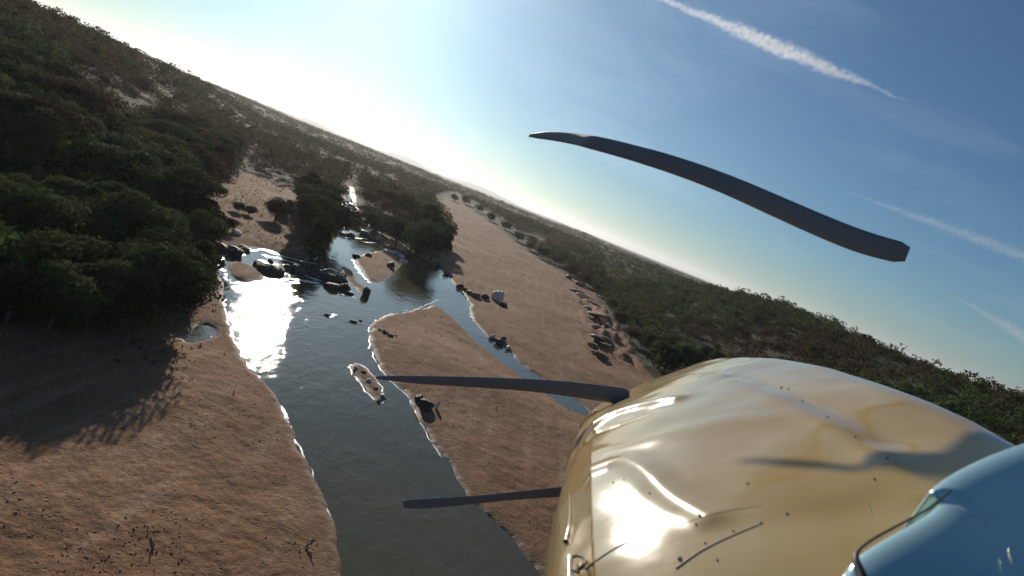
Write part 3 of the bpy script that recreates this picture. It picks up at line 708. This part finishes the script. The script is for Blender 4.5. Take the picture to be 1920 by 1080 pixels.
def patch(outl, centre, hf, nr, n, o, e1, e2, na=420, skirt=.25, thick=.004):
    L = np.linalg.norm(np.roll(outl, -1, 0) - outl, axis=1); cum = np.concatenate([[0], np.cumsum(L)]); cl = np.vstack([outl, outl[:1]])
    t = np.linspace(0, cum[-1], na, endpoint=False); bx = np.interp(t, cum, cl[:, 0]); by = np.interp(t, cum, cl[:, 1])
    s = 1 - (1 - np.linspace(0.004, 1, nr)) ** 1.5
    A = centre[0] + (bx - centre[0])[None] * s[:, None]; B = centre[1] + (by - centre[1])[None] * s[:, None]
    H = hf(A, B); rows = [np.stack([A, B, H], -1)]
    last = rows[0][-1]
    for q in (.02, .06, .14, skirt):
        z_ = last.copy(); z_[:, 2] -= q; z_[:, :2] = centre + (z_[:, :2] - centre) * (1 - q * .12); rows.append(z_[None])
    G = np.concatenate(rows, 0); R_, K = G.shape[:2]
    Pc = o + G[..., 0:1] * e1 + G[..., 1:2] * e2 + G[..., 2:3] * n
    V = cam2w(Pc).reshape(-1, 3) - AL
    i = np.arange(R_ - 1)[:, None] * K + np.arange(K)[None]; j = np.arange(R_ - 1)[:, None] * K + (np.arange(K)[None] + 1) % K
    Q = np.stack([i, i + K, j + K, j], -1).reshape(-1, 4)
    return V, Q, G
def surf_pt(px, py, lift=0.0):
    """point of the cowling skin seen at a pixel of the photograph (refined by a few steps)"""
    v = camv(px, py); t = DC / (NC @ v)
    for _ in range(12):
        q = v * t - O_; h = float(cowl_h(np.array([q @ E1]), np.array([q @ E2]))[0]); t = (DC + h) / (NC @ v)
    P_ = v * t + NC * lift
    return cam2w(P_[None])[0] - AL
cw = NT('cream_cowling'); P = cw.coord('Object')
cn = cw.noise(P, 2.4, 3, .5, .6); cn2 = cw.noise(P, 9, 5, .6)
cc = cw.ramp(cn, [(.32, (.42, .27, .085)), (.50, (.46, .33, .145)), (.66, (.52, .42, .24))])
cc = cw.mix(cw.math('MULTIPLY', cw.attr('tan_band'), .75), cc, (.36, .23, .06))
cc = cw.mix(cw.math('MULTIPLY', cw.ramp(cn2, [(.55, 0), (.75, 1)]), .18), cc, (.38, .28, .13))
cw.l(cc, cw.b.inputs['Base Color'])
cw.l(cw.ramp(cn2, [(.3, .09), (.7, .15)]), cw.b.inputs['Roughness'])
cw.set(Coat__Weight=.25, Coat__Roughness=.12, Subsurface__Weight=.0)
cw.bump(cw.noise(P, 5, 3), .06, .03)
V, Q, G = patch(OUT, to_ab(1400, 900), cowl_h, 200, NC, O_, E1, E2)
cm = mesh_np('cowling', V, Q, cw.m)
a_, b_ = G[..., 0].ravel(), G[..., 1].ravel()
st = 0  # deeper tan along these bands and left of the lip
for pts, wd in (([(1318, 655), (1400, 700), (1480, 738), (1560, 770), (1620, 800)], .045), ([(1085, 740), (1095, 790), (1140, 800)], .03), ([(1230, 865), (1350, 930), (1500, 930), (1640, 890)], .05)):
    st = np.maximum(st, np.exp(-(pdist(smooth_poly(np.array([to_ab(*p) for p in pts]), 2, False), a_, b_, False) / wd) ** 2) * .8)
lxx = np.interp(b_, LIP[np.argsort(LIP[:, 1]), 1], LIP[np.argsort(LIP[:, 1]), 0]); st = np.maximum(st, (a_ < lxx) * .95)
at = cm.attributes.new('tan_band', 'FLOAT', 'POINT'); at.data.foreach_set('value', st.astype(np.float32))
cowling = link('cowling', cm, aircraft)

def strip(pts_w, radii, n=6):
    pts_w = np.array(pts_w); V = []; T = np.gradient(pts_w, axis=0)
    for c, t, r in zip(pts_w, T, radii):
        t = t / np.linalg.norm(t); s = np.cross(t, [.2, .3, .93]); s /= np.linalg.norm(s); u = np.cross(t, s)
        for q in range(n): an = 2 * math.pi * q / n; V.append(c + r * (math.cos(an) * s + math.sin(an) * u))
    K = len(pts_w); Fc = [[k * n + q, k * n + (q + 1) % n, (k + 1) * n + (q + 1) % n, (k + 1) * n + q] for k in range(K - 1) for q in range(n)]
    return np.array(V), np.array(Fc)
dk = NT('dark_trim'); dk.set(Base__Color=(.03, .027, .022), Roughness=.5)
ml = NT('worn_metal'); ml.set(Base__Color=(.55, .5, .42), Roughness=.3, Metallic=1.0)
def surf_line(pts, name, r0, r1, mat=None, lift=.0):
    p = smooth_poly(np.array(pts, float), 3, False); W = [surf_pt(x, y, lift) for x, y in p]
    V, Q = strip(W, np.linspace(r0, r1, len(W))); return link(name, mesh_np(name, V, Q, mat or dk.m), cowling)
surf_line([(1098, 1068), (1130, 1042), (1165, 1022), (1190, 1013)], 'seam', .0022, .0012)
surf_line([(1268, 1066), (1310, 1035), (1360, 1010), (1428, 982)], 'seam', .0022, .0010)
surf_line([(1250, 993), (1300, 975), (1360, 958), (1430, 948)], 'scratch', .0005, .0004)
surf_line([(1262, 702), (1290, 703), (1342, 698)], 'scratch', .0010, .0006)
surf_line([(1627, 942), (1630, 955), (1636, 966)], 'scratch', .0011, .0006)
rv_mats = [dk.m, ml.m]
def rivet(px, py, r, mat):
    c = surf_pt(px, py, .001); import bmesh; bm = bmesh.new(); bmesh.ops.create_uvsphere(bm, u_segments=8, v_segments=5, radius=r)
    m = bpy.data.meshes.new('rivet'); bm.to_mesh(m); bm.free(); m.materials.append(mat); o = link('rivet', m, cowling); o.location = c
for px, py, r, k in [(1465, 727, .005, 1), (1478, 730, .004, 1), (1505, 753, .003, 0), (1552, 783, .003, 0), (1604, 820, .003, 0), (1664, 860, .003, 0), (1640, 899, .003, 0), (1476, 964, .003, 0), (1427, 980, .003, 1),
                     (1375, 996, .003, 1), (1312, 967, .004, 0), (1305, 983, .003, 1), (1322, 1018, .003, 1), (1275, 1048, .006, 1), (1150, 905, .003, 1), (1170, 900, .0025, 1), (1218, 925, .003, 1), (1345, 1050, .003, 1), (1014, 1025, .003, 1)]:
    rivet(px, py, r * .6, rv_mats[k])
# wire latch loop at the lower left
lp = [(1090, 1085), (1074, 1080), (1076, 1056), (1090, 1052), (1106, 1062), (1100, 1075), (1082, 1084)]
W = [surf_pt(x, y, .012) for x, y in smooth_poly(np.array(lp, float), 2, False)]; V, Q = strip(W, [.0026] * len(W)); link('latch', mesh_np('latch', V, Q, dk.m), cowling)
W = [surf_pt(1072, 1100, .014), surf_pt(1072, 1075, .014), surf_pt(1072, 1054, .014)]; V, Q = strip(W, [.0022] * 3); link('latch_pin', mesh_np('latch_pin', V, Q, ml.m), cowling)
# teardrop dent with a bright edge on the left strip
W = [surf_pt(*p, .003) for p in smooth_poly(np.array([(1068, 925), (1070, 950), (1069, 985), (1062, 1018)], float), 2, False)]
V, Q = strip(W, np.linspace(.001, .006, len(W))); link('trim_ridge', mesh_np('trim_ridge', V, Q, cw.m), cowling)

# windscreen
N2 = np.array([.08, .80, .56]); N2 /= np.linalg.norm(N2); D2 = float(N2 @ camv(1755, 905)) * .79
def ab2(px, py): q = on_plane(px, py, N2, D2) - O2; return np.array([q @ E12, q @ E22])
O2 = on_plane(1850, 980, N2, D2); E12 = np.cross([0, 1, 0.1], N2); E12 /= np.linalg.norm(E12); E22 = np.cross(N2, E12)
WS_PX = [(2150, 720), (1990, 786), (1920, 815), (1850, 845), (1790, 876), (1758, 900), (1752, 912), (1780, 920), (1762, 940), (1730, 960), (1680, 985), (1632, 1012), (1612, 1030), (1606, 1050), (1614, 1078), (1622, 1110), (1640, 1300), (2200, 1300)]
WS = np.array([ab2(*p) for p in WS_PX]); WS = smooth_poly(WS, 1)
def ws_h(a, b):
    d = pdist(WS, a, b); t = np.clip(1 - d / .035, 0, 1); h = -.035 * (1 - np.sqrt(np.clip(1 - t * t, 0, 1))) * .5
    return h - .28 * (a - .05) ** 2 - .16 * b ** 2 + (fbm(a * 5, b * 5 + 3, 2) - .45) * .012
wsm = NT('windscreen'); P = wsm.coord('Object')
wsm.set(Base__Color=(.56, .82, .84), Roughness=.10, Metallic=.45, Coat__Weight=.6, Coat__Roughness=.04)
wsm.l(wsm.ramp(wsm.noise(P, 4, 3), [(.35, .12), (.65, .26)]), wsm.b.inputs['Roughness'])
V, Q, G = patch(WS, np.array([0., 0.]), ws_h, 70, N2, O2, E12, E22, 300, .05)
ws = link('windscreen', mesh_np('windscreen', V, Q, wsm.m), aircraft)
def ws_pt(px, py, lift=0.): 
    v = camv(px, py); t = D2 / (N2 @ v); P_ = v * (t * (1 - lift)); return cam2w(P_[None])[0] - AL
gk = smooth_poly(np.array([(1784, 919), (1762, 938), (1730, 961), (1680, 987), (1630, 1014), (1606, 1034), (1604, 1052), (1618, 1085), (1626, 1130)], float), 2, False)
W = [ws_pt(x, y, .006) for x, y in gk]; n = len(W); r = np.interp(np.linspace(0, 1, n), [0, .25, .6, .8, 1], [.001, .0013, .0018, .006, .009])
V, Q = strip(W, r, 8); link('gasket', mesh_np('gasket', V, Q, dk.m), ws)
W = [ws_pt(*p, .01) for p in [(1891, 1030), (1894, 1045), (1899, 1060)]]; V, Q = strip(W, [.0006, .0014, .0005]); link('glint_line', mesh_np('glint_line', V, Q, ml.m), ws)  # metal sliver added as the glint line on the windscreen

# propeller: slim blades ahead of the nose
bl = NT('propeller_blade'); bl.set(Base__Color=(.17, .19, .22), Roughness=.55)
prop = empty('propeller', (0, 0, 0), aircraft)
def blade(pts, widths, depth0, depth1):
    p = smooth_poly(np.array([(*a, w_) for a, w_ in zip(pts, widths)], float), 3, False); K = len(p); n = 10; V = []
    al = np.concatenate([[0], np.cumsum(np.hypot(np.diff(p[:, 0]), np.diff(p[:, 1])))]); al /= al[-1]
    dp = (np.interp(al, [0, .15, .3, .55, 1], [3.0, 2.5, 2.25, 2.05, 1.85]) if depth0 > 2.9 else np.interp(al, [0, 1], [depth0, depth1])); ends = np.interp(al, [0, .04, .96, 1], [.3, 1, 1, .3]); cs = np.array([campt(x, y, d) - AL for (x, y, _), d in zip(p, dp)]); T = np.gradient(cs, axis=0)
    for c, t, (x, y, w_), d, en in zip(cs, T, p, dp, ends):
        t = t / np.linalg.norm(t); s = np.cross(t, F); s /= np.linalg.norm(s); u = np.cross(t, s); r = w_ / FPX * d / 2 * (.5 + .5 * min(1, en * 1.3))
        ch = s * .985 + u * .17; th_ = np.cross(t, ch)
        for q in range(n): an = 2 * math.pi * q / n; V.append(c + r * 1.07 * math.cos(an) * ch + max(r * .18 * en, .001) * math.sin(an) * th_)
    Fc = [[k * n + q, k * n + (q + 1) % n, (k + 1) * n + (q + 1) % n, (k + 1) * n + q] for k in range(K - 1) for q in range(n)]
    V = np.array(V); V = np.vstack([V, cs[:1], cs[-1:]]); e0, e1 = len(V) - 2, len(V) - 1
    Fc += [[e0, (q + 1) % n, q, q] for q in range(0)]
    m = bpy.data.meshes.new('blade'); tri = [(e0, (q + 1) % n, q) for q in range(n)] + [(e1, (K - 1) * n + q, (K - 1) * n + (q + 1) % n) for q in range(n)]
    m.from_pydata([tuple(v) for v in V], [], [tuple(f) for f in Fc] + tri); m.update()
    for pg in m.polygons: pg.use_smooth = True
    m.materials.append(bl.m); return link('blade', m, prop)
blade([(992, 254), (1040, 254), (1100, 264), (1180, 284), (1270, 311), (1360, 344), (1450, 384), (1540, 424), (1620, 456), (1702, 477)], [8, 18, 24, 28, 31, 34, 37, 39, 40, 37], 2.95, 1.95)
blade([(705, 708), (780, 712), (880, 716), (980, 721), (1060, 728), (1180, 745)], [6, 15, 19, 22, 27, 32], 2.5, 2.2)
blade([(756, 946), (800, 944), (880, 938), (960, 930), (1030, 924), (1130, 915)], [16, 20, 16, 15, 19, 22], 2.4, 2.1)

# ------------------------------------------------------------------ vapour trails
def trail(pts, prof, wmax, dist, dens, label):
    A_ = CAM + ray(*pts[0]) * dist; B_ = CAM + ray(*pts[1]) * dist; mid = (A_ + B_) / 2; L = np.linalg.norm(B_ - A_) / 2; r = wmax / FPX * dist / 2
    t = (B_ - A_) / (2 * L); s = np.cross(t, F); s /= np.linalg.norm(s); u = np.cross(t, s)
    import bmesh; bm = bmesh.new()
    bmesh.ops.create_cone(bm, cap_ends=True, segments=12, radius1=1, radius2=1, depth=2, matrix=Matrix.Rotation(math.pi / 2, 4, 'Y'))
    m = bpy.data.meshes.new('vapour_trail'); bm.to_mesh(m); bm.free()
    for v in m.vertices: v.co = (v.co[0] * L, v.co[1] * r, v.co[2] * r)
    v_ = NT('vapour'); v_.t.nodes.remove(v_.b); pv = v_.n('VolumePrincipled'); pv.inputs['Color'].default_value = (1, 1, 1, 1); pv.inputs['Anisotropy'].default_value = .5
    P = v_.coord('Object'); sx = v_.n('SeparateXYZ'); v_.l(P, sx.inputs[0])
    big_ = v_.noise(v_.mapping(P, (.5, 1, 1)), 1 / (26 / FPX * dist), 3, .6); fine_ = v_.noise(P, 1 / (9 / FPX * dist), 4, .65, .4)
    y_ = v_.math('ADD', v_.math('MULTIPLY', sx.outputs[1], 1 / r), v_.math('MULTIPLY', v_.math('SUBTRACT', big_, .5), .9))
    z_ = v_.math('MULTIPLY', sx.outputs[2], 1 / r)
    rho = v_.math('SQRT', v_.math('ADD', v_.math('MULTIPLY', y_, y_), v_.math('MULTIPLY', z_, z_)))
    w_ = v_.ramp(v_.math('ADD', v_.math('MULTIPLY', sx.outputs[0], .5 / L), .5), [(p_, q_) for p_, q_ in prof])
    body = v_.math('SUBTRACT', 1.0, v_.math('DIVIDE', rho, v_.math('ADD', w_, .02)))
    d = v_.math('MULTIPLY', v_.math('MAXIMUM', v_.math('ADD', body, v_.math('MULTIPLY', v_.math('SUBTRACT', fine_, .56), 3.0)), 0.0), v_.math('MULTIPLY', v_.math('MAXIMUM', v_.math('ADD', body, .1), 0.0), dens * 3))
    v_.l(d, pv.inputs['Density']); v_.l(pv.outputs[0], v_.out.inputs['Volume']); m.materials.append(v_.m)
    o = link('vapour_trail', m); o.matrix_world = Matrix(((t[0], s[0], u[0], mid[0]), (t[1], s[1], u[1], mid[1]), (t[2], s[2], u[2], mid[2]), (0, 0, 0, 1)))
    return tag(o, label, 'vapour trail')
trail([(1100, -62), (1712, 194)], [(0, .2), (.25, .3), (.45, .62), (.62, .75), (.76, .5), (.88, .25), (1, .02)], 52, 4000, .010, 'bright ragged vapour trail crossing the upper right sky')
trail([(1580, 356), (2060, 530)], [(0, .1), (.3, .6), (.7, .8), (1, .5)], 44, 5000, .0016, 'faint thin vapour trail low in the right sky')
trail([(1785, 552), (2010, 684)], [(0, .1), (.35, .6), (.7, .8), (1, .3)], 46, 5000, .0022, 'short faint white streak near the right horizon')

# ------------------------------------------------------------------ haze
hz_m = NT('haze'); hz_m.t.nodes.remove(hz_m.b); pv = hz_m.n('VolumePrincipled'); pv.inputs['Color'].default_value = (.95, .95, 1, 1)
pv.inputs['Density'].default_value = .00006; pv.inputs['Anisotropy'].default_value = .5; hz_m.l(pv.outputs[0], hz_m.out.inputs['Volume'])
import bmesh
bm = bmesh.new(); bmesh.ops.create_cube(bm, size=1.0); m = bpy.data.meshes.new('haze'); bm.to_mesh(m); bm.free(); m.materials.append(hz_m.m)
hzo = link('haze', m); hzo.scale = (54000, 54000, 262); hzo.location = (0, 0, 129); tag(hzo, kind='stuff')

# ------------------------------------------------------------------ alike things get their place in the row
ORD = ['leftmost', 'second from left', 'third from left', 'fourth from left', 'fifth from left', 'sixth from left', 'seventh from left', 'eighth from left', 'ninth from left', 'tenth from left']
alike = {}
bpy.context.view_layer.update()
for o in C.objects:
    if o.parent is None and 'label' in o and 'kind' not in o: alike.setdefault(o['label'], []).append(o)
for lb, l in alike.items():
    if len(l) > 1:
        l.sort(key=lambda o: project(np.array(o.location))[0])
        for q, o in enumerate(l): o['label'] = lb + ', ' + ('rightmost' if q == len(l) - 1 else ORD[min(q, 9)])
